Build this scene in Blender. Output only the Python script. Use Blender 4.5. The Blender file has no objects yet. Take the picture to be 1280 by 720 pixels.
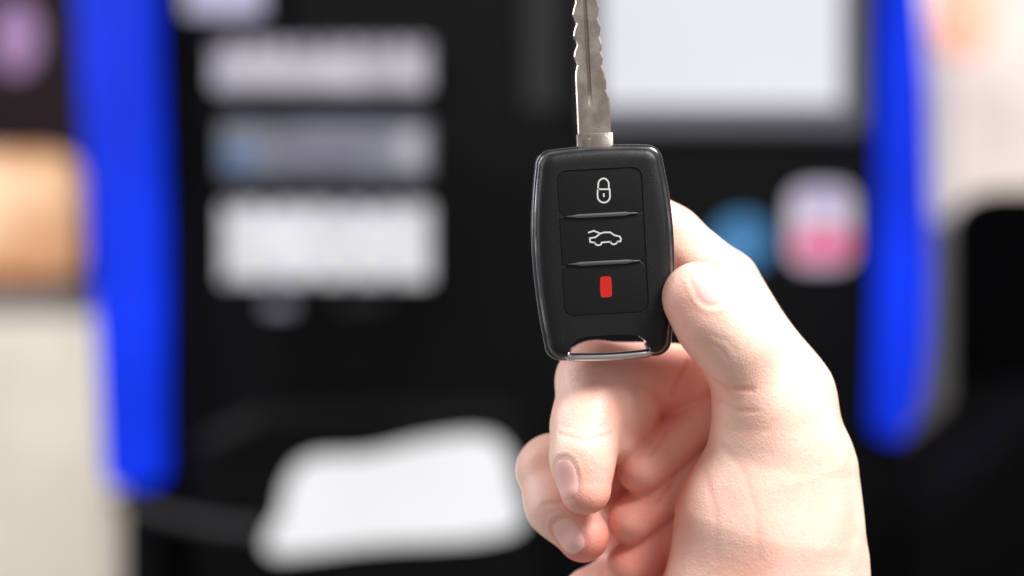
import bpy, bmesh, math, random
import numpy as np
from mathutils import Vector, Matrix
from mathutils.bvhtree import BVHTree
random.seed(4); rng = np.random.RandomState(7)
scene = bpy.context.scene; C = scene.collection
S = 0.000222; D = 2133.0; CZ = 1.35            # metres per unit, camera distance in units, camera height
def W(x, y, d):                                  # key-space units -> world metres
    return Vector(((x-640)*S, d*S, CZ+(360-y)*S))
def lin(c): return tuple((v/255/12.92 if v/255 <= .04045 else ((v/255+.055)/1.055)**2.4) for v in c)

# ------------------------------------------------------------------ materials
def mat(name, col, rough=.5, metal=0, spec=.5, emit=None, es=0, sss=0, coat=0, bump=None, vary=None):
    m = bpy.data.materials.new(name); m.use_nodes = True; n = m.node_tree.nodes; l = m.node_tree.links
    b = n['Principled BSDF']; b.inputs['Base Color'].default_value = (*lin(col), 1)
    b.inputs['Roughness'].default_value = rough; b.inputs['Metallic'].default_value = metal
    b.inputs['Specular IOR Level'].default_value = spec
    b.inputs['Coat Weight'].default_value = coat; b.inputs['Coat Roughness'].default_value = .12
    if emit: b.inputs['Emission Color'].default_value = (*lin(emit), 1); b.inputs['Emission Strength'].default_value = es
    if sss: b.inputs['Subsurface Weight'].default_value = sss; b.inputs['Subsurface Radius'].default_value = (1, .4, .3); b.inputs['Subsurface Scale'].default_value = .0015
    tc = n.new('ShaderNodeTexCoord')
    if bump:
        t = n.new('ShaderNodeTexNoise'); t.inputs['Scale'].default_value = bump[0]; t.inputs['Detail'].default_value = 3
        bp = n.new('ShaderNodeBump'); bp.inputs['Strength'].default_value = bump[1]; bp.inputs['Distance'].default_value = bump[2]
        l.new(tc.outputs['Object'], t.inputs['Vector']); l.new(t.outputs['Fac'], bp.inputs['Height']); l.new(bp.outputs['Normal'], b.inputs['Normal'])
    if vary:
        t = n.new('ShaderNodeTexNoise'); t.inputs['Scale'].default_value = vary[0]; t.inputs['Detail'].default_value = 4
        r = n.new('ShaderNodeValToRGB'); r.color_ramp.elements[0].position = .38; r.color_ramp.elements[1].position = .62
        r.color_ramp.elements[0].color = (*lin(vary[1]), 1); r.color_ramp.elements[1].color = (*lin(col), 1)
        l.new(tc.outputs['Object'], t.inputs['Vector']); l.new(t.outputs['Fac'], r.inputs['Fac']); l.new(r.outputs['Color'], b.inputs['Base Color'])
    return m
def glow(name, col, strength=1, scale=6, dark=.85):
    m = mat(name, (6, 6, 6), .6, spec=.1); n = m.node_tree.nodes; l = m.node_tree.links; b = n['Principled BSDF']
    tc = n.new('ShaderNodeTexCoord'); t = n.new('ShaderNodeTexNoise'); t.inputs['Scale'].default_value = scale
    r = n.new('ShaderNodeValToRGB'); c = lin(col)
    r.color_ramp.elements[0].position = .35; r.color_ramp.elements[1].position = .65
    r.color_ramp.elements[0].color = (*[v*dark for v in c], 1); r.color_ramp.elements[1].color = (*c, 1)
    l.new(tc.outputs['Object'], t.inputs['Vector']); l.new(t.outputs['Fac'], r.inputs['Fac']); l.new(r.outputs['Color'], b.inputs['Emission Color'])
    b.inputs['Emission Strength'].default_value = strength
    return m

M_face = mat('fob_matte_plastic', (12, 12, 14), .42, spec=.38, bump=(4200, .7, .00014))
def add_specks(m):
    n = m.node_tree.nodes; l = m.node_tree.links; b = n['Principled BSDF']; tc = n.new('ShaderNodeTexCoord')
    v = n.new('ShaderNodeTexVoronoi'); v.inputs['Scale'].default_value = 700; l.new(tc.outputs['Object'], v.inputs['Vector'])
    lt = n.new('ShaderNodeMath'); lt.operation = 'LESS_THAN'; lt.inputs[1].default_value = .07; l.new(v.outputs['Distance'], lt.inputs[0])
    s = n.new('ShaderNodeSeparateColor'); l.new(v.outputs['Color'], s.inputs[0])
    g = n.new('ShaderNodeMath'); g.operation = 'GREATER_THAN'; g.inputs[1].default_value = .82; l.new(s.outputs[0], g.inputs[0])
    mu = n.new('ShaderNodeMath'); mu.operation = 'MULTIPLY'; l.new(lt.outputs[0], mu.inputs[0]); l.new(g.outputs[0], mu.inputs[1])
    mx = n.new('ShaderNodeMix'); mx.data_type = 'RGBA'; mx.inputs['A'].default_value = b.inputs['Base Color'].default_value
    mx.inputs['B'].default_value = (.14, .14, .15, 1); l.new(mu.outputs[0], mx.inputs['Factor']); l.new(mx.outputs['Result'], b.inputs['Base Color'])
add_specks(M_face)
M_shell = mat('fob_gloss_plastic', (16, 16, 18), .2, spec=.6, coat=.6)
M_pad = mat('button_rubber', (10, 10, 12), .44, spec=.32, bump=(3600, .5, .00013))
M_ridge = mat('ridge_highlight_grey', (78, 78, 82), .36, spec=.6)
M_icon = mat('icon_white_print', (198, 198, 198), .6)
M_red = mat('icon_red_print', (188, 28, 22), .55, spec=.3, bump=(2500, .6, .0001))
M_chrome = mat('satin_chrome', (205, 203, 204), .24, metal=1, bump=(900, .2, .0001))
M_edge_glint = mat('edge_highlight_metal', (176, 176, 182), .28, metal=1, vary=(120, (110, 110, 116)))
M_blade = mat('blade_steel', (206, 196, 188), .33, metal=1, bump=(1300, .35, .00012), vary=(240, (176, 163, 154)))
M_groove = mat('blade_groove_steel', (150, 139, 131), .4, metal=1, bump=(1300, .3, .0001))
M_nail = mat('fingernail', (255, 200, 194), .22, spec=.5, sss=.25, coat=.35)

# ------------------------------------------------------------------ mesh helpers
def tag(o, label, cat, group=None):
    o['label'] = label; o['category'] = cat
    if group: o['group'] = group
def link(name, me, m, parent=None, smooth=False):
    o = bpy.data.objects.new(name, me); C.objects.link(o)
    if m is not None and not me.materials: me.materials.append(m)
    if parent: o.parent = parent; o.matrix_parent_inverse = parent.matrix_basis.inverted()
    if smooth:
        for p in me.polygons: p.use_smooth = True
    return o
def mesh(name, vs, fs, m, parent=None, smooth=False):
    me = bpy.data.meshes.new(name); me.from_pydata([tuple(v) for v in vs], [], fs); me.update()
    bm = bmesh.new(); bm.from_mesh(me); bmesh.ops.recalc_face_normals(bm, faces=bm.faces); bm.to_mesh(me); bm.free()
    return link(name, me, m, parent, smooth)
def empty(name, loc):
    o = bpy.data.objects.new(name, None); C.objects.link(o); o.location = loc; o.empty_display_size = .02
    return o

# ================================================================== CAR KEY
A = math.radians(3.0); ca, sa = math.cos(A), math.sin(A); KX, KY = 754, 316
def K(u, v, d):                                   # key-local (right, up, depth) -> world
    x = u*ca - v*sa; y = u*sa + v*ca
    return W(KX+x, KY-y, d)
key = empty('car_key', W(KX, 450, 0))
tag(key, 'black three-button car key fob held upright with its metal blade open', 'car key')

def outline(hw_end, hw_mid, top, bot, rc_, n=14, mid=8):
    pts = []
    def half(v):                                   # half width at height v
        t = (v-mid)/((top-mid) if v > mid else (mid-bot))
        return hw_mid - (hw_mid-hw_end)*abs(t)**2.0
    vs = [bot+rc_+(top-bot-2*rc_)*i/40 for i in range(41)]
    right = [(half(v), v) for v in vs]
    tx, ty = half(top-rc_)-rc_, top-rc_
    cr = [(tx+rc_*math.cos(a), ty+rc_*math.sin(a)) for a in [math.pi/2*i/n for i in range(1, n)]]
    topl = [(tx*(1-2*i/20), top+2.5*(1-(1-2*i/20)**2)) for i in range(21)]
    bx, by = half(bot+rc_)-rc_, bot+rc_
    cbr = [(bx+rc_*math.cos(a), by+rc_*math.sin(a)) for a in [-math.pi/2+math.pi/2*i/n for i in range(1, n)]]
    botl = [(-bx+2*bx*i/20, bot) for i in range(21)]
    left = [(-x, y) for x, y in right][::-1]
    ctl = [(-x, y) for x, y in cr][::-1]; cbl = [(-x, y) for x, y in cbr][::-1]
    return right+cr+topl+ctl+left+cbl+botl+cbr
def shell(name, pts, rings, m, parent, cutters=()):
    P = [Vector(p) for p in pts]; n = len(P); N = []
    for i in range(n):
        t = (P[(i+1) % n]-P[i-1]); t.normalize(); N.append(Vector((t.y, -t.x)))
    vs = []; fs = []
    for ins, d in rings:
        for p, nn in zip(P, N): q = p-nn*ins; vs.append(K(q.x, q.y, d))
    for r in range(len(rings)-1):
        for i in range(n): j = (i+1) % n; fs.append((r*n+i, r*n+j, (r+1)*n+j, (r+1)*n+i))
    fs.append(tuple(range(n))); fs.append(tuple(range((len(rings)-1)*n, len(rings)*n)))
    o = mesh(name, vs, fs, m)
    for cpts, d0, d1 in cutters:
        k = len(cpts); cv = [K(u, v, d0) for u, v in cpts]+[K(u, v, d1) for u, v in cpts]
        cf = [tuple(range(k)), tuple(range(k, 2*k))]+[(i, (i+1) % k, k+(i+1) % k, k+i) for i in range(k)]
        c = mesh('cutter', cv, cf, None)
        md = o.modifiers.new('b', 'BOOLEAN'); md.operation = 'DIFFERENCE'; md.solver = 'EXACT'; md.object = c
        dg = bpy.context.evaluated_depsgraph_get(); me = bpy.data.meshes.new_from_object(o.evaluated_get(dg))
        o.modifiers.clear(); o.data = me; bpy.data.objects.remove(c)
    if not o.data.materials: o.data.materials.append(m)
    for p in o.data.polygons: p.use_smooth = True
    md = o.modifiers.new('edges', 'EDGE_SPLIT'); md.split_angle = math.radians(32)
    o.parent = parent; o.matrix_parent_inverse = parent.matrix_basis.inverted()
    return o
def rrect(u0, u1, v0, v1, r, n=8):
    out = []
    for cx, cy, a0 in ((u1-r, v1-r, 0), (u0+r, v1-r, 90), (u0+r, v0+r, 180), (u1-r, v0+r, 270)):
        for i in range(n+1): a = math.radians(a0+90*i/n); out.append((cx+r*math.cos(a), cy+r*math.sin(a)))
    return out
notch = [(-53, -150), (-52, -124), (-46, -112), (-38, -105.5), (-26, -103), (0, -102), (26, -103), (38, -105.5), (46, -112), (52, -124), (53, -150)]
slot = [(-26, 118), (18, 118), (18, 150), (-26, 150)]
full = outline(76, 89, 132, -132, 21)
shell('back_shell', full, [(16, 22), (7, 20), (2, 16), (0, 11), (0, -4), (.6, -8), (2, -10.5), (5, -12.4), (9, -13)], M_shell, key, [(notch, -60, 60), (slot, -60, 60)])
mid_ = outline(71.2, 84, 127.5, -128, 19)
shell('edge_highlight', mid_, [(0.5, -12.2), (-.8, -13.2), (-1.0, -14.4), (-.2, -15.2), (2, -15.4)], M_edge_glint, key, [(notch, -60, 60)])  # bright metal line stands in for the highlight along the fob's edge
front = outline(70, 82.5, 126, -127, 19)
pad = rrect(-53.6, 51.6, -76.6, 103.6, 13)
shell('front_shell', front, [(4, -12), (0, -14), (0, -18), (1, -21.5), (3.5, -24.4), (8, -26.0), (14, -26.6), (18, -26.7)], M_face, key, [(notch, -60, 60), (pad, -25.0, -60)])

def pillow(name, pts, d_base, h, inset, m, parent):       # rounded raised pad
    P = [Vector(p) for p in pts]; n = len(P); N = []
    for i in range(n):
        t = P[(i+1) % n]-P[i-1]; t.normalize(); N.append(Vector((t.y, -t.x)))
    vs = []; fs = []; K_ = 5
    rings = [(0, 0), (0, h*.45)]+[(inset*(1-math.cos(math.pi/2*i/K_)), h*(.45+.55*math.sin(math.pi/2*i/K_))) for i in range(1, K_+1)]
    for ins, hh in rings:
        for p, nn in zip(P, N): q = p-nn*ins; vs.append(K(q.x, q.y, d_base-hh))
    for r in range(len(rings)-1):
        for i in range(n): j = (i+1) % n; fs.append((r*n+i, r*n+j, (r+1)*n+j, (r+1)*n+i))
    fs.append(tuple(range(n))); fs.append(tuple(range((len(rings)-1)*n, len(rings)*n)))
    return mesh(name, vs, fs, m, parent, True)
b1 = pillow('button', rrect(-52.9, 50.9, 46.7, 102.9, 11), -24.8, .8, .6, M_pad, key); b1['label'] = 'top button with a white padlock symbol'
b2 = pillow('button', rrect(-52.9, 50.9, -12.3, 46.3, 1.5), -24.8, .8, .6, M_pad, key); b2['label'] = 'middle button with a white open-boot car symbol'
b3 = pillow('button', rrect(-52.9, 50.9, -75.9, -12.7, 12), -24.8, .8, .6, M_pad, key); b3['label'] = 'bottom button with a red symbol'
for v in (46.5, -12.5):
    pts = [(-46, v-.5), (-37, v-1.3), (-30, v-2.8), (28, v-2.8), (35, v-1.3), (44, v-.5), (44, v+.5), (35, v+1.1), (28, v+2.2), (-30, v+2.2), (-37, v+1.1), (-46, v+.5)]
    pillow('ridge_highlight', pts, -24.7, 3.4, .4, M_ridge, key)  # raised bars whose pale grey paints the highlight between the buttons

def strokes(name, lines, w, m, parent, d=-24.8, fill=None):
    d -= 1.1; vs = []; fs = []
    for ln in lines:
        P = [Vector(p) for p in ln]
        for i in range(len(P)-1):
            t = P[i+1]-P[i]
            if t.length < 1e-6: continue
            t.normalize(); nn = Vector((-t.y, t.x))*w/2; e = t*w*.3
            q = [P[i]-e+nn, P[i]-e-nn, P[i+1]+e-nn, P[i+1]+e+nn]; b = len(vs)
            vs += [W(a.x, a.y, d-.01*(i % 3)) for a in q]; vs += [W(a.x, a.y, d+.4) for a in q]
            fs += [(b, b+1, b+2, b+3), (b, b+4, b+5, b+1), (b+1, b+5, b+6, b+2), (b+2, b+6, b+7, b+3), (b+3, b+7, b+4, b)]
    if fill:
        b = len(vs); n = len(fill); vs += [W(x, y, d) for x, y in fill]+[W(x, y, d+.4) for x, y in fill]
        fs.append(tuple(range(b, b+n))); fs += [(b+i, b+(i+1) % n, b+n+(i+1) % n, b+n+i) for i in range(n)]
    return mesh(name, vs, fs, m, parent)
def arc(cx, cy, rx, ry, a0, a1, n=12): return [(cx+rx*math.cos(math.radians(a0+(a1-a0)*i/n)), cy+ry*math.sin(math.radians(a0+(a1-a0)*i/n))) for i in range(n+1)]
lock = [[(746.4, 238), (746.4, 232.5)]+arc(753, 232.5, 6.6, 7.8, 180, 360)+[(759.6, 238)],
        [(745.8, 238), (760.6, 238), (761, 246.5)]+arc(753.4, 246.5, 7.7, 8, 0, 180)+[(745.8, 238)], [(753.3, 243.6), (753.5, 247)]]
strokes('padlock_symbol', lock, 1.9, M_icon, b1)
# car in side view, boot lid raised at the left
car = [[(742.5, 304), (736.5, 303.2), (736, 298.5), (743, 297.4), (748.5, 293), (753, 291.4), (761, 291.2), (766.5, 294.8), (773, 296.4), (774.5, 299), (774, 302.4), (769.8, 302.8)],
       arc(765.8, 302.8, 4, 3.2, 180, 0, 8), [(761.8, 302.9), (750.6, 303.8)], arc(746.6, 304, 4.1, 3.2, 180, 0, 8), [(748.5, 292.4), (741, 289.4), (734.5, 291.6)]]
strokes('open_boot_symbol', car, 1.9, M_icon, b2)
strokes('red_alarm_symbol', [], 1, M_red, b3, fill=[(749, 347.5), (751.2, 346), (760, 345.5), (762.4, 347.3), (763.2, 357), (763.5, 368.8), (761.6, 371.2), (752, 371.8), (749.8, 370.2), (748.6, 360)])

def tube(name, pts, r, m, parent, seg=12, sq=1.0):
    vs = []; fs = []; P = [Vector(p) for p in pts]
    for i, p in enumerate(P):
        t = (P[min(i+1, len(P)-1)]-P[max(i-1, 0)]).normalized(); a = t.cross(Vector((0, 1, 0))).normalized(); b = Vector((0, 1, 0))
        for k in range(seg): g = 2*math.pi*k/seg; vs.append(p+a*r*math.cos(g)+b*r*sq*math.sin(g))
    for i in range(len(P)-1):
        for k in range(seg): j = (k+1) % seg; fs.append((i*seg+k, i*seg+j, (i+1)*seg+j, (i+1)*seg+k))
    fs.append(tuple(range(seg))); fs.append(tuple(range((len(P)-1)*seg, len(P)*seg)))
    return mesh(name, vs, fs, m, parent, True)
bar = [K(-49, -114, -6), K(-52, -120, -9), K(-52.5, -124.5, -11), K(-48, -127.6, -13)]+[K(-48+96*i/14, -127.8-1.8*math.sin(math.pi*i/14), -14-1.5*math.sin(math.pi*i/14)) for i in range(1, 14)]+[K(48, -127.6, -13), K(52.5, -124.5, -11), K(52, -120, -9), K(49, -114, -6)]
tube('ring_bar', bar, 5.6*S, M_chrome, key, sq=1.8)

# blade
def prof(tab, v):
    for (a, x), (b, y) in zip(tab, tab[1:]):
        if a <= v <= b: return x+(y-x)*(v-a)/(b-a)
    return tab[-1][1]
R_ = [(118, 15), (150, 17), (176, 18), (194, 17.5), (203, 14.5), (214, 15), (226, 13), (234, 10.5), (243, 12.5), (251, 10.5), (260, 12), (270, 9.5), (282, 11.5), (294, 8.5), (306, 11), (320, 8.5), (334, 10.5), (350, 8), (370, 10), (388, 9), (403, 7), (414, -6)]
L_ = [(118, -22), (150, -24), (222, -23.5), (229, -22.5), (235, -20.5), (241, -22), (247, -24), (253, -22.5), (260, -19.3), (266, -20.5), (272, -23.5), (279, -22), (287, -18.8), (292, -20.4), (299, -23), (307, -21), (313, -18.5), (320, -19.2), (326, -22.5), (345, -22), (358, -19), (372, -22), (392, -20), (408, -14), (414, -8)]
vs = []; fs = []; rows = 190; mi = []
for i in range(rows):
    v = 112+(414-112)*i/(rows-1); l_, r_ = prof(L_, v), prof(R_, v)
    gd = min(1, max(0, (v-182)/20))*2.0
    us = [l_, l_+1.5, -9.0, -7.8, -5.2, -4.0, r_-2.2, r_]
    us = [min(max(u, l_), r_) for u in us]; df = [-4.4, -6.2, -6.1, -6.1+gd, -6.1+gd, -6.1, -6.0, -4.2]
    vs += [K(u, v, d) for u, d in zip(us, df)]+[K(u, v, -d) for u, d in zip(us[::-1], df[::-1])]
for i in range(rows-1):
    v = 112+(414-112)*i/(rows-1)
    for k in range(16):
        j = (k+1) % 16; fs.append((i*16+k, i*16+j, (i+1)*16+j, (i+1)*16+k)); mi.append(1 if (k in (3, 11) and v > 196) else 0)
fs += [tuple(range(16)), tuple(range((rows-1)*16, rows*16))]; mi += [0, 0]
me = bpy.data.meshes.new('key_blade'); me.from_pydata([tuple(v) for v in vs], [], fs); me.materials.append(M_blade); me.materials.append(M_groove)
for p, k in zip(me.polygons, mi): p.material_index = k
bmx = bmesh.new(); bmx.from_mesh(me); bmesh.ops.recalc_face_normals(bmx, faces=bmx.faces); bmx.to_mesh(me); bmx.free()
blade = link('key_blade', me, None, key)
cb = pillow('blade_collar', rrect(-26, 20, 122, 150, 2, 3), 8, 15.6, 1.4, M_blade, blade)
pillow('collar_slot', rrect(-19, -9, 127, 143, 1.5, 3), -7.4, .7, .3, M_groove, blade)

# ================================================================== HAND (signed distance field -> one continuous surface)
xs = np.arange(610, 1130, 2.5, dtype=np.float32)
ys = np.concatenate([np.arange(215, 760, 2.5), np.arange(760, 1640, 10)]).astype(np.float32)
zs = np.concatenate([np.arange(-270, -110, 6), np.arange(-110, 290, 2.6)]).astype(np.float32)
nx, ny, nz = len(xs), len(ys), len(zs)
def J(px, py, d, r): f = 1+d/D; return np.array([640+(px-640)*f, 360+(py-360)*f, d, r*f], dtype=np.float32)
BIG = 60.0
def cone(a, b):
    F = np.full((nx, ny, nz), BIG, np.float32); R = max(a[3], b[3])+BIG*.8
    lo = np.minimum(a[:3], b[:3])-R; hi = np.maximum(a[:3], b[:3])+R
    i0, i1 = np.searchsorted(xs, lo[0]), np.searchsorted(xs, hi[0]); j0, j1 = np.searchsorted(ys, lo[1]), np.searchsorted(ys, hi[1]); k0, k1 = np.searchsorted(zs, lo[2]), np.searchsorted(zs, hi[2])
    X = xs[i0:i1, None, None]-a[0]; Y = ys[None, j0:j1, None]-a[1]; Z = zs[None, None, k0:k1]-a[2]
    ab = b[:3]-a[:3]; L2 = float(ab@ab)+1e-6
    t = np.clip((X*ab[0]+Y*ab[1]+Z*ab[2])/L2, 0, 1)
    dd = np.sqrt((X-t*ab[0])**2+(Y-t*ab[1])**2+(Z-t*ab[2])**2)-(a[3]+t*(b[3]-a[3]))
    F[i0:i1, j0:j1, k0:k1] = np.minimum(dd, BIG); return F
def smin(a, b, k):
    h = np.maximum(k-np.abs(a-b), 0)/k; return np.minimum(a, b)-h*h*k*.25
def chain(js, k=12):
    F = None
    for a, b in zip(js, js[1:]):
        c = cone(a, b); F = c if F is None else smin(F, c, k)
    return F
iM = J(974, 496, 76, 53); mM = J(930, 505, 135, 52); rM = J(868, 594, 165, 48); pM = J(858, 690, 190, 46)
wr = J(950, 860, 40, 102)
palm = chain([iM, J(992, 590, 68, 66), J(990, 690, 60, 78), J(980, 760, 60, 86), wr, J(965, 1150, -40, 108), J(975, 1480, -100, 118)], 60)
for js in ([J(928, 440, -34, 47), J(963, 515, -14, 62), J(970, 575, 0, 79), J(952, 655, 4, 100), J(940, 755, 5, 106), wr],
           [mM, J(955, 680, 130, 62), J(960, 800, 80, 80)],
           [rM, J(920, 720, 150, 60), J(940, 820, 90, 80)],
           [pM, J(890, 780, 160, 56), J(930, 860, 90, 80)],
           [J(945, 425, 12, 44), J(976, 500, 42, 58)]):
    palm = smin(palm, chain(js, 30), 36)
palm = smin(palm, chain([J(852, 548, 150, 42), J(838, 640, 150, 44), J(848, 760, 150, 60)], 20), 12)
palm = smin(palm, chain([J(800, 560, 150, 42), J(790, 650, 150, 44), J(800, 770, 160, 50)], 20), 7)
mP = J(746, 478, 62, 51); rP = J(690, 586, 88, 44); pP = J(740, 745, 112, 36); iP = J(906, 356, 84, 42)
palm = smin(palm, cone(iM, iP), 40)
palm = smin(palm, cone(J(885, 474, 84, 44), mP), 3)
# the folded finger segments, packed one under the other and running down to the left
low = smin(cone(J(900, 506, 74, 34), J(802, 586, 44, 32)), cone(J(896, 566, 78, 34), J(790, 650, 56, 31)), 3)
low = smin(low, cone(J(890, 628, 84, 34), J(788, 708, 68, 31)), 3)
low = smin(low, cone(J(880, 692, 90, 34), J(800, 756, 80, 32)), 3)
palm = smin(palm, low, 3)
palm = smin(palm, cone(J(815, 600, 132, 42), rP), 5)
palm = smin(palm, cone(pM, pP), 8)
parts = [
    (chain([J(928, 440, -34, 47), J(893, 399, -36, 47), J(873, 372, -34, 45.5)], 22), 24),
    (chain([iP, J(838, 296, 72, 38), J(796, 264, 62, 34)], 14), 6),
    (chain([mP, J(733, 534, 26, 42), J(728, 572, 0, 37), J(732, 612, -14, 32)], 20), 5),
    (chain([mP, J(782, 506, 52, 42), J(774, 550, 40, 30)], 20), 5),
    (chain([rP, J(700, 632, 58, 40), J(728, 670, 36, 33)], 18), 4),
    (chain([pP, J(772, 742, 92, 34), J(796, 728, 80, 31)], 14), 4)]
F = palm
for c, k in parts: F = smin(F, c, k)
del palm, parts, low
ins = F < 0
cs = np.zeros((nx-1, ny-1, nz-1), np.int8)
for a in (0, 1):
    for b in (0, 1):
        for c in (0, 1): cs += ins[a:nx-1+a, b:ny-1+b, c:nz-1+c]
act = (cs > 0) & (cs < 8); I = np.argwhere(act); idx = np.full(act.shape, -1, np.int64); idx[act] = np.arange(len(I))
cor = [(a, b, c) for a in (0, 1) for b in (0, 1) for c in (0, 1)]
cv = {o: F[I[:, 0]+o[0], I[:, 1]+o[1], I[:, 2]+o[2]] for o in cor}
cp = {o: np.stack([xs[I[:, 0]+o[0]], ys[I[:, 1]+o[1]], zs[I[:, 2]+o[2]]], 1) for o in cor}
acc = np.zeros((len(I), 3)); cnt = np.zeros(len(I))
for o in cor:
    for ax in range(3):
        if o[ax] == 0:
            p = list(o); p[ax] = 1; p = tuple(p); va, vb = cv[o], cv[p]; m_ = (va < 0) != (vb < 0)
            t = np.where(m_, va/np.where(m_, va-vb, 1), 0)[:, None]
            acc += np.where(m_[:, None], cp[o]+(cp[p]-cp[o])*t, 0); cnt += m_
V = acc/cnt[:, None]
quads = []
def faces(ax):
    sl0 = [slice(1, -1)]*3; sl1 = [slice(1, -1)]*3
    sl0[ax] = slice(0, -1); sl1[ax] = slice(1, None)
    a = ins[tuple(sl0)]; b = ins[tuple(sl1)]; E = np.argwhere(a != b)
    if not len(E): return
    fl = a[tuple(E.T)]
    base = E.copy()
    for q in range(3):
        if q != ax: base[:, q] += 1
    u, v = [(1, 2), (2, 0), (0, 1)][ax]
    def g(du, dv): p = base.copy(); p[:, u] -= du; p[:, v] -= dv; return idx[tuple(p.T)]
    q = np.stack([g(1, 1), g(0, 1), g(0, 0), g(1, 0)], 1); q[~fl] = q[~fl][:, ::-1]; quads.append(q)
for ax in range(3): faces(ax)
Q = np.concatenate(quads)
# keep only the one outer surface (drop sealed pockets between the fingers)
lab = np.arange(len(V))
for _ in range(4000):
    mn = lab[Q].min(1); new = lab.copy()
    for k in range(4): np.minimum.at(new, Q[:, k], mn)
    new = new[new]
    if (new == lab).all(): break
    lab = new
main = np.bincount(lab).argmax(); keep = lab == main; remap = np.cumsum(keep)-1
Q = remap[Q[keep[Q[:, 0]]]]; V = V[keep]
def smooth_pass(V, w):
    s = np.zeros_like(V); c = np.zeros(len(V))
    for k in range(4):
        a, b = Q[:, k], Q[:, (k+1) % 4]
        for p, q in ((a, b), (b, a)):
            for ax in range(3): s[:, ax] += np.bincount(p, V[q, ax], len(V))
            c += np.bincount(p, minlength=len(V))
    return V*(1-w)+w*s/c[:, None]
V = smooth_pass(V, .5); V = smooth_pass(V, .3)
def normals(V):
    n = np.cross(V[Q[:, 2]]-V[Q[:, 0]], V[Q[:, 3]]-V[Q[:, 1]]); N = np.zeros_like(V)
    for k in range(4):
        for ax in range(3): N[:, ax] += np.bincount(Q[:, k], n[:, ax], len(V))
    return N/np.maximum(np.linalg.norm(N, axis=1), 1e-9)[:, None]
N = normals(V)
far = np.argmax(V[:, 0])
if N[far, 0] < 0: N = -N; Q = Q[:, ::-1]
PX = 640+(V[:, 0]-640)/(1+V[:, 2]/D); PY = 360+(V[:, 1]-360)/(1+V[:, 2]/D)
def crease(pts, dmin, dmax, w, dep):
    best = np.full(len(V), 1e9)
    for (ax_, ay), (bx_, by) in zip(pts, pts[1:]):
        abx, aby = bx_-ax_, by-ay; t = np.clip(((PX-ax_)*abx+(PY-ay)*aby)/(abx*abx+aby*aby), 0, 1)
        best = np.minimum(best, np.hypot(PX-ax_-t*abx, PY-ay-t*aby))
    m_ = (V[:, 2] > dmin) & (V[:, 2] < dmax) & (N[:, 2] < .1)
    return np.where(m_, dep*np.exp(-(best/w)**2), 0)
dep = np.zeros(len(V))
for c in [([(893, 476), (912, 486), (940, 488)], -140, 0, 3.6, 1.0), ([(902, 502), (925, 514), (945, 514)], -140, 0, 3.6, .7),
          ([(884, 428), (900, 436), (910, 450)], -140, -20, 3, .4), ([(892, 420), (910, 427), (920, 440)], -140, -20, 3, .35),
          ([(905, 560), (930, 590), (945, 640), (950, 700)], -140, 0, 5, .5), ([(880, 590), (895, 640), (895, 700)], -140, 0, 5, .5),
          ([(700, 543), (730, 551), (762, 543)], -80, 40, 3.2, .8), ([(704, 532), (730, 539), (758, 532)], -80, 40, 2.8, .45),
          ([(700, 466), (708, 486), (712, 506)], -60, 90, 3.4, .4),
          ([(680, 630), (700, 628), (716, 618)], -20, 80, 3, .9),
          ([(858, 452), (848, 474), (840, 492)], 0, 180, 3.2, 1.4), ([(832, 540), (824, 556), (812, 570)], 0, 180, 3, 1.0), ([(846, 590), (836, 610), (820, 630)], 0, 190, 3, 1.0),
          ([(915, 335), (930, 352), (938, 372)], 0, 130, 3.4, .5)]: dep += crease(*c)
V = V-N*dep[:, None]
l = (np.sin(V[:, 0]/17+V[:, 2]/23)+np.sin(V[:, 1]/21-V[:, 0]/31)+np.sin(V[:, 2]/15+V[:, 1]/13))*.36; V += N*l[:, None]
def unit(v): v = np.array(v, float); return v/np.linalg.norm(v)
nails = [('fingernail', J(882, 360, -36, 0), (-.36, -.93, .1), (.08, -.16, -.98), 23, 27, 'nail of the thumb', .55),
         ('fingernail', J(719, 602, -12, 0), (.06, .93, -.28), (-.5, -.25, -.84), 17.5, 25, 'nail of the middle finger', .45),
         ('fingernail', J(723, 669, 36, 0), (.45, .82, -.3), (-.4, .0, -.92), 18.5, 24, 'nail of the ring finger', .45)]
for nm, c, dr, no, hw, hl, lb, am in nails:
    c = c[:3].astype(float); dr = unit(dr); no = unit(no); no = unit(no-dr*(no@dr)); sd = np.cross(dr, no)
    q = V-c; a = q@sd; b = q@dr; h = q@no; e = np.sqrt((np.abs(a)/hw)**2.6+(np.abs(b)/hl)**2.6)
    m_ = (h > 2) & (e < 1.6) & (np.linalg.norm(q, axis=1) < 66) & ((N@no) > .15)
    V -= N*(np.where(m_, am*(1.0*np.exp(-((e-1.05)/.12)**2)-1.1*np.exp(-((e-1.34)/.16)**2)*(b < hl*.6)), 0))[:, None]
Wv = np.stack([(V[:, 0]-640)*S, V[:, 2]*S, CZ+(360-V[:, 1])*S], 1)
me = bpy.data.meshes.new('hand'); me.from_pydata(Wv.tolist(), [], Q.tolist()); me.update()
bmx = bmesh.new(); bmx.from_mesh(me); bmesh.ops.recalc_face_normals(bmx, faces=bmx.faces); bmx.to_mesh(me); bmx.free()
red = np.zeros(len(V))
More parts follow.
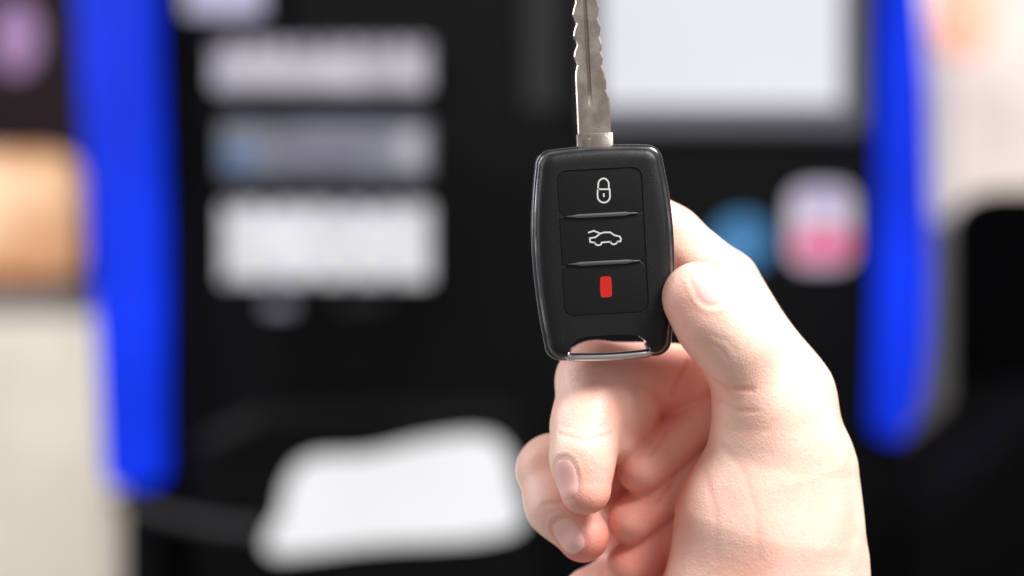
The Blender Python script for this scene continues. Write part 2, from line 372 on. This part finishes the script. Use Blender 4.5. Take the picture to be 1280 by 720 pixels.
for px_, py_, d_, r_, w_ in [(862, 378, -50, 40, .3), (738, 622, -25, 36, .7), (732, 682, 30, 40, 1.0), (796, 728, 78, 45, .7), (820, 600, 50, 75, .6), (800, 480, 50, 60, .45), (850, 490, 60, 60, .65), (742, 440, 50, 40, .6),
                             (680, 584, 60, 36, .25), (915, 345, 70, 42, .35), (800, 264, 62, 60, .45), (905, 480, -30, 30, .35), (820, 690, 60, 70, .7), (770, 560, 40, 35, .4), (930, 700, -90, 60, .15)]:
    j = J(px_, py_, d_, 1)[:3]; red += w_*np.exp(-((V-j)**2).sum(1)/r_**2)
red += np.clip(dep, 0, 3)*.22; red = np.clip(red, 0, 1)
at = me.color_attributes.new('redness', 'FLOAT_COLOR', 'POINT')
at.data.foreach_set('color', np.stack([red, red, red, np.ones_like(red)], 1).astype(np.float32).ravel())

M_skin = bpy.data.materials.new('skin'); M_skin.use_nodes = True; n = M_skin.node_tree.nodes; l = M_skin.node_tree.links; b = n['Principled BSDF']
atn = n.new('ShaderNodeAttribute'); atn.attribute_name = 'redness'; tc = n.new('ShaderNodeTexCoord')
no1 = n.new('ShaderNodeTexNoise'); no1.inputs['Scale'].default_value = 70; no1.inputs['Detail'].default_value = 6; l.new(tc.outputs['Object'], no1.inputs['Vector'])
ad = n.new('ShaderNodeMath'); ad.operation = 'MULTIPLY_ADD'; ad.inputs[1].default_value = .85; ad.inputs[2].default_value = -.33; l.new(no1.outputs['Fac'], ad.inputs[0])
ad2 = n.new('ShaderNodeMath'); ad2.operation = 'ADD'; ad2.use_clamp = True; l.new(ad.outputs[0], ad2.inputs[0]); l.new(atn.outputs['Fac'], ad2.inputs[1])
mx = n.new('ShaderNodeMix'); mx.data_type = 'RGBA'; mx.inputs['A'].default_value = (*lin((250, 211, 194)), 1); mx.inputs['B'].default_value = (*lin((236, 148, 132)), 1)
l.new(ad2.outputs[0], mx.inputs['Factor']); l.new(mx.outputs['Result'], b.inputs['Base Color'])
b.inputs['Roughness'].default_value = .42; b.inputs['Specular IOR Level'].default_value = .45
b.inputs['Subsurface Weight'].default_value = .3; b.inputs['Subsurface Radius'].default_value = (1, .36, .22); b.inputs['Subsurface Scale'].default_value = .0015
vo = n.new('ShaderNodeTexVoronoi'); vo.inputs['Scale'].default_value = 1100; vo.feature = 'DISTANCE_TO_EDGE'; l.new(tc.outputs['Object'], vo.inputs['Vector'])
no2 = n.new('ShaderNodeTexNoise'); no2.inputs['Scale'].default_value = 300; no2.inputs['Detail'].default_value = 6; no2.inputs['Distortion'].default_value = .5; l.new(tc.outputs['Object'], no2.inputs['Vector'])
mm = n.new('ShaderNodeMath'); mm.operation = 'MULTIPLY_ADD'; mm.inputs[1].default_value = 1.3; l.new(no2.outputs['Fac'], mm.inputs[0]); l.new(vo.outputs['Distance'], mm.inputs[2])
bp = n.new('ShaderNodeBump'); bp.inputs['Strength'].default_value = .42; bp.inputs['Distance'].default_value = .00028; l.new(mm.outputs[0], bp.inputs['Height']); l.new(bp.outputs['Normal'], b.inputs['Normal'])
hand = link('hand', me, M_skin, None, True)
tag(hand, 'bare right hand pinching the key fob between thumb and bent forefinger', 'hand')

tree = BVHTree.FromPolygons([Vector(v) for v in Wv], [tuple(q) for q in Q.tolist()])
for nm, c, dr, no, hw, hl, lb, am in nails:
    c = c[:3].astype(float); dr = unit(dr); no = unit(no); no = unit(no-dr*(no@dr)); sd = np.cross(dr, no)
    cw = W(*c); tow = lambda v: Vector((v[0], v[2], -v[1])); dW, nW, sW = tow(dr), tow(no), tow(sd)
    vs = []; fs = []; G = 22; rings = 10
    for r in range(rings+1):
        e = r/rings
        for k in range(G*2):
            g = math.pi*k/G; cg, sg = math.cos(g), math.sin(g)
            a = hw*e*math.copysign(abs(cg)**.72, cg); bb = hl*e*math.copysign(abs(sg)**.72, sg)
            o = cw+(sW*a+dW*bb+nW*90)*S
            hit = tree.ray_cast(o, -nW)
            p = hit[0] if hit[0] is not None else o-nW*(60*S)
            off = (1.0*(1-e**5)-.3 + (.3*max(0, bb/hl-.5) if bb > 0 else 0))
            vs.append(p+nW*off*S)
    m2 = G*2
    for r in range(rings):
        for k in range(m2): j = (k+1) % m2; fs.append((r*m2+k, r*m2+j, (r+1)*m2+j, (r+1)*m2+k))
    o = mesh(nm, vs, fs, M_nail, hand, True); o['label'] = lb

# ================================================================== BACKGROUND
def bgf(dist):
    f = dist/(D*S)
    return lambda px, py, off=0.0: Vector(((px-640)*S*f, dist-D*S+off, CZ+(360-py)*S*f))
B = bgf(1.7)
def slab(name, pts, d0, d1, m, parent=None, fn=B, bev=0):
    n_ = len(pts); vs = []
    for d in (d0, d1): vs += [fn(x, y)+Vector((0, d, 0)) for x, y in pts]
    fs = [tuple(range(n_)), tuple(range(n_, 2*n_))]+[(i, (i+1) % n_, n_+(i+1) % n_, n_+i) for i in range(n_)]
    o = mesh(name, vs, fs, m, parent)
    if bev:
        md = o.modifiers.new('bevel', 'BEVEL'); md.width = bev; md.segments = 3; md.limit_method = 'ANGLE'
    return o
def rect(x0, x1, y0, y1): return [(x0, y0), (x1, y0), (x1, y1), (x0, y1)]
def smoothed(pts, k=2):
    for _ in range(k):
        out = []
        for i in range(len(pts)):
            (a, b), (c, d) = pts[i], pts[(i+1) % len(pts)]
            out += [(a*.75+c*.25, b*.75+d*.25), (a*.25+c*.75, b*.25+d*.75)]
        pts = out
    return pts
fl = lambda dist: 360+CZ*D/dist
FLOORY = fl(1.7)

M_black = mat('machine_black', (12, 12, 15), .5, spec=.08, vary=(4, (3, 3, 5)))
M_dark = mat('machine_dark_grey', (34, 34, 38), .5, spec=.2)
M_tray_arc = mat('tray_highlight_grey', (58, 58, 62), .45, spec=.2)
M_blue = glow('blue_light_strip', (6, 58, 254), 1.0, 5, .7)
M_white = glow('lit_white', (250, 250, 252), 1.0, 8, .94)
M_screen = glow('screen_white', (236, 237, 244), 1.0, 3, .93)
M_frame = mat('screen_frame_grey', (98, 98, 106), .5)
M_card = [glow('card_lavender', (205, 200, 232), 1, 14, .7), glow('card_light', (208, 204, 212), 1, 22, .72), glow('card_grey', (140, 141, 153), 1, 12, .7), glow('card_white', (236, 236, 240), 1, 20, .85)]  # cards carry their brightness as emission, whatever light falls on them
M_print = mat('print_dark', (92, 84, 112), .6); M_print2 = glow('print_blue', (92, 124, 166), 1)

kx = empty('self_service_machine', Vector((0, 1.7-D*S, 0)))
tag(kx, 'large black self-service machine with glowing blue side strips and a white screen', 'machine')
slab('cabinet', rect(150, 1128, -420, FLOORY), .012, .6, M_black, kx)
slab('side_strip', [(84, -420), (102, 0), (113, 200), (127, 400), (136, 590), (148, 606), (200, 604), (205, 592), (205, 300), (196, 0), (186, -420)], -.03, .03, M_blue, kx, bev=.006)
slab('side_strip', [(1106, -420), (1104, 0), (1100, 250), (1092, 520), (1098, 546), (1122, 548), (1144, 500), (1154, 420), (1156, 300), (1152, 120), (1144, 0), (1136, -420)], -.03, .03, M_blue, kx, bev=.006)
slab('grey_reflection', rect(655, 698, -420, 140), -.01, .011, M_dark, kx)  # grey slab in place of a vertical reflection on the cabinet front
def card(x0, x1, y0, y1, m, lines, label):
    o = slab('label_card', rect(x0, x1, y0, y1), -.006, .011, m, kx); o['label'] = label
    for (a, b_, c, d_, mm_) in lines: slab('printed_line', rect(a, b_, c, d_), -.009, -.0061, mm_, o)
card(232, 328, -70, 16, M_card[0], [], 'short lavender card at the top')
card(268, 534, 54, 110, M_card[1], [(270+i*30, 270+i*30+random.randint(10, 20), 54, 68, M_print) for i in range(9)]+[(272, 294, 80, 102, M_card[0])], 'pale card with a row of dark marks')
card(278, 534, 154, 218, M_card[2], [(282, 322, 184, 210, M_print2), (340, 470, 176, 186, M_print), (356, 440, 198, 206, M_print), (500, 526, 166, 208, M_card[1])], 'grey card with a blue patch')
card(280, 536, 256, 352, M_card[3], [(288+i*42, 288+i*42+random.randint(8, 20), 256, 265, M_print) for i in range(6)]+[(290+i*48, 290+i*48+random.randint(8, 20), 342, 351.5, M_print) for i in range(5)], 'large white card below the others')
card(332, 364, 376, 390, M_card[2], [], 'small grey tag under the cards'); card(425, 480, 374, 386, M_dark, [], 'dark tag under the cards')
fr = slab('screen_frame', rect(738, 1080, -300, 168), -.02, .011, M_frame, kx, bev=.008)
slab('display', rect(750, 1044, -280, 134), -.028, -.0205, M_screen, fr)
def disc(cx, cy, rx, ry, n=36): return [(cx+rx*math.cos(2*math.pi*i/n), cy+ry*math.sin(2*math.pi*i/n)) for i in range(n)]
slab('round_reader', disc(928, 303, 36, 35), -.012, .011, glow('reader_blue', (80, 142, 196), 1, 20, .6), kx)
def rr(x0, x1, y0, y1, r): return [(x, -y) for x, y in rrect(x0, x1, -y1, -y0, r)]
stk = slab('coloured_sticker', rr(989, 1065, 232, 334, 22), -.008, .011, glow('sticker_white', (230, 220, 236), 1, 12, .8), kx)  # sticker and its bands get their brightness from emission as well
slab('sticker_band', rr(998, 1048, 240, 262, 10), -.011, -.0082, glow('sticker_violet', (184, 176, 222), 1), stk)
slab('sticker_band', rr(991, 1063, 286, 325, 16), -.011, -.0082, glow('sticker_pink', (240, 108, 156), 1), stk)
slab('tray_front', [(248, 545), (330, 505), (660, 490), (690, 560), (690, FLOORY), (248, FLOORY)], -.06, .011, M_black, kx, bev=.02)
slab('lower_body', smoothed([(150, 632), (246, 668), (246, FLOORY), (150, FLOORY)], 2), -.05, .011, M_black, kx)
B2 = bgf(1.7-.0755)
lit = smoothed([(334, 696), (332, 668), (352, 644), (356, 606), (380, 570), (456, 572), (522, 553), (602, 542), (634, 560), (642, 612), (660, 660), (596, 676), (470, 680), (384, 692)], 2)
slab('bright_white_patch', lit, 0, .0145, M_white, kx, B2)  # glowing slab; the overexposed brightness of the white patch is put in as emission
tray_arc = [B2(142+i*9.4, 624+38*math.sin(i/20*math.pi*.5)) for i in range(21)]
tube('tray_highlight', tray_arc, .006, M_tray_arc, kx)  # grey tube draws the highlight along the curved tray

M_floor = mat('floor_pale_tile', (196, 192, 186), .35, vary=(3, (186, 180, 172)))
def structure(name, vs, m):
    o = mesh(name, vs, [tuple(range(len(vs)))], m); o['kind'] = 'structure'; return o
structure('floor', [(-6, -2, 0), (6, -2, 0), (6, 8, 0), (-6, 8, 0)], M_floor)
M_wall = mat('wall_cream', (242, 234, 230), .8, vary=(2.6, (216, 200, 202)))
structure('wall', [(-6, 5.5, 0), (6, 5.5, 0), (6, 5.5, 4), (-6, 5.5, 4)], M_wall)
G_ = bgf(3.0)
pn = slab('display_panel', rect(-260, 128, -500, 392), .10, .16, mat('panel_dark', (30, 20, 26), .7, spec=.1), None, G_)
tag(pn, 'tall dark panel left of the machine behind the tan box', 'panel')
ct = slab('counter', rect(-260, 150, 396, fl(3.0)), -.10, .35, mat('counter_cream', (226, 219, 208), .6, vary=(3, (194, 188, 182))), None, G_)
tag(ct, 'cream counter at the left edge under the tan box', 'counter')
bx_ = slab('box', rect(-40, 100, 190, 364), -.08, .06, mat('box_tan', (244, 208, 172), .7, vary=(8, (196, 138, 98))), None, G_, bev=.05)
slab('box_base', rect(-44, 104, 364.5, 395.8), -.085, .065, mat('box_base_grey', (112, 108, 114), .7), bx_, G_)
tag(bx_, 'tan box with a dark grey base on the cream counter', 'box')
ps = slab('poster', disc(2, 38, 28, 46), .085, .0985, mat('poster_mauve', (150, 116, 166), .7), None, G_)
tag(ps, 'round mauve poster on the dark panel at the top left', 'poster')
H_ = bgf(3.2)
pk = slab('sign', rr(1174, 1244, -60, 68, 32), 0, .05, mat('sign_coral', (240, 168, 144), .7, vary=(6, (226, 144, 124))), None, H_)
tag(pk, 'coral pink hanging sign at the top right', 'sign')
pillar = slab('pillar', rect(1140, 1208, -600, 270), .12, .4, mat('pillar_grey', (196, 193, 204), .7), None, H_)
slab('pillar_dim_lower', rect(1134, 1212, 270.5, fl(3.2)), .11, .41, mat('pillar_dim_grey', (108, 106, 112), .7), pillar, H_)  # darker block added so the pillar dims towards the floor
tag(pillar, 'pale grey pillar behind the right blue strip', 'pillar')
E_ = bgf(1.9); M_ch = mat('chair_black', (8, 8, 10), .8, spec=.05)
ch = empty('chair', Vector(E_(1290, fl(1.9)))); tag(ch, 'black high-backed chair right of the machine', 'chair')
slab('backrest', rr(1196, 1460, 238, 640, 50), -.03, .05, M_ch, ch, E_, bev=.015)
slab('seat', [(1062, 600), (1100, 560), (1150, 520), (1200, 470), (1250, 450), (1500, 450), (1500, 780), (1062, 780)], -.34, -.031, M_ch, ch, E_, bev=.02)
for x in (1080, 1430):
    for d in (-.32, -.07): slab('leg', rect(x, x+30, 775, fl(1.9)), d, d+.03, M_ch, ch, E_)

# ================================================================== LIGHT
w = bpy.data.worlds.new('World'); scene.world = w; w.use_nodes = True
w.node_tree.nodes['Background'].inputs[0].default_value = (1, .955, .93, 1); w.node_tree.nodes['Background'].inputs[1].default_value = .36
def area(name, loc, target, size, power, col=(1, 1, 1)):
    ld = bpy.data.lights.new(name, 'AREA'); ld.shape = 'RECTANGLE'; ld.size = size[0]; ld.size_y = size[1]; ld.energy = power; ld.color = col
    o = bpy.data.objects.new(name, ld); C.objects.link(o); o.location = loc
    o.rotation_euler = (Vector(target)-Vector(loc)).to_track_quat('-Z', 'Y').to_euler(); return o
T = (.06, 0, CZ-.02)
area('ceiling_lamp', (.42, -.30, CZ+.58), T, (.32, .3), 14.2, (1, .975, .945))
area('side_lamp', (-.6, .12, CZ+.3), T, (.2, .6), 3.2, (.98, .97, 1))
area('far_lamp', (1.2, 2.6, 2.9), (.8, 5.5, 1.5), (1.2, 1.2), 85, (1, .97, .94))
area('left_fill', (-.9, .9, 2.2), (-1.0, 2.6, 1.2), (.4, .4), 34, (1, .97, .92))  # unseen fill light added to brighten the counter and box

cd = bpy.data.cameras.new('camera'); cam = bpy.data.objects.new('camera', cd); C.objects.link(cam)
cam.location = (0, -D*S, CZ); cam.rotation_euler = (math.pi/2, 0, 0)
cd.sensor_width = 36; cd.lens = 36*D/1280; cd.clip_start = .02; cd.clip_end = 100
cd.dof.use_dof = True; cd.dof.focus_distance = (D-26)*S; cd.dof.aperture_fstop = 3.7
scene.camera = cam
scene.view_settings.view_transform = 'Standard'; scene.view_settings.look = 'None'; scene.view_settings.exposure = 0
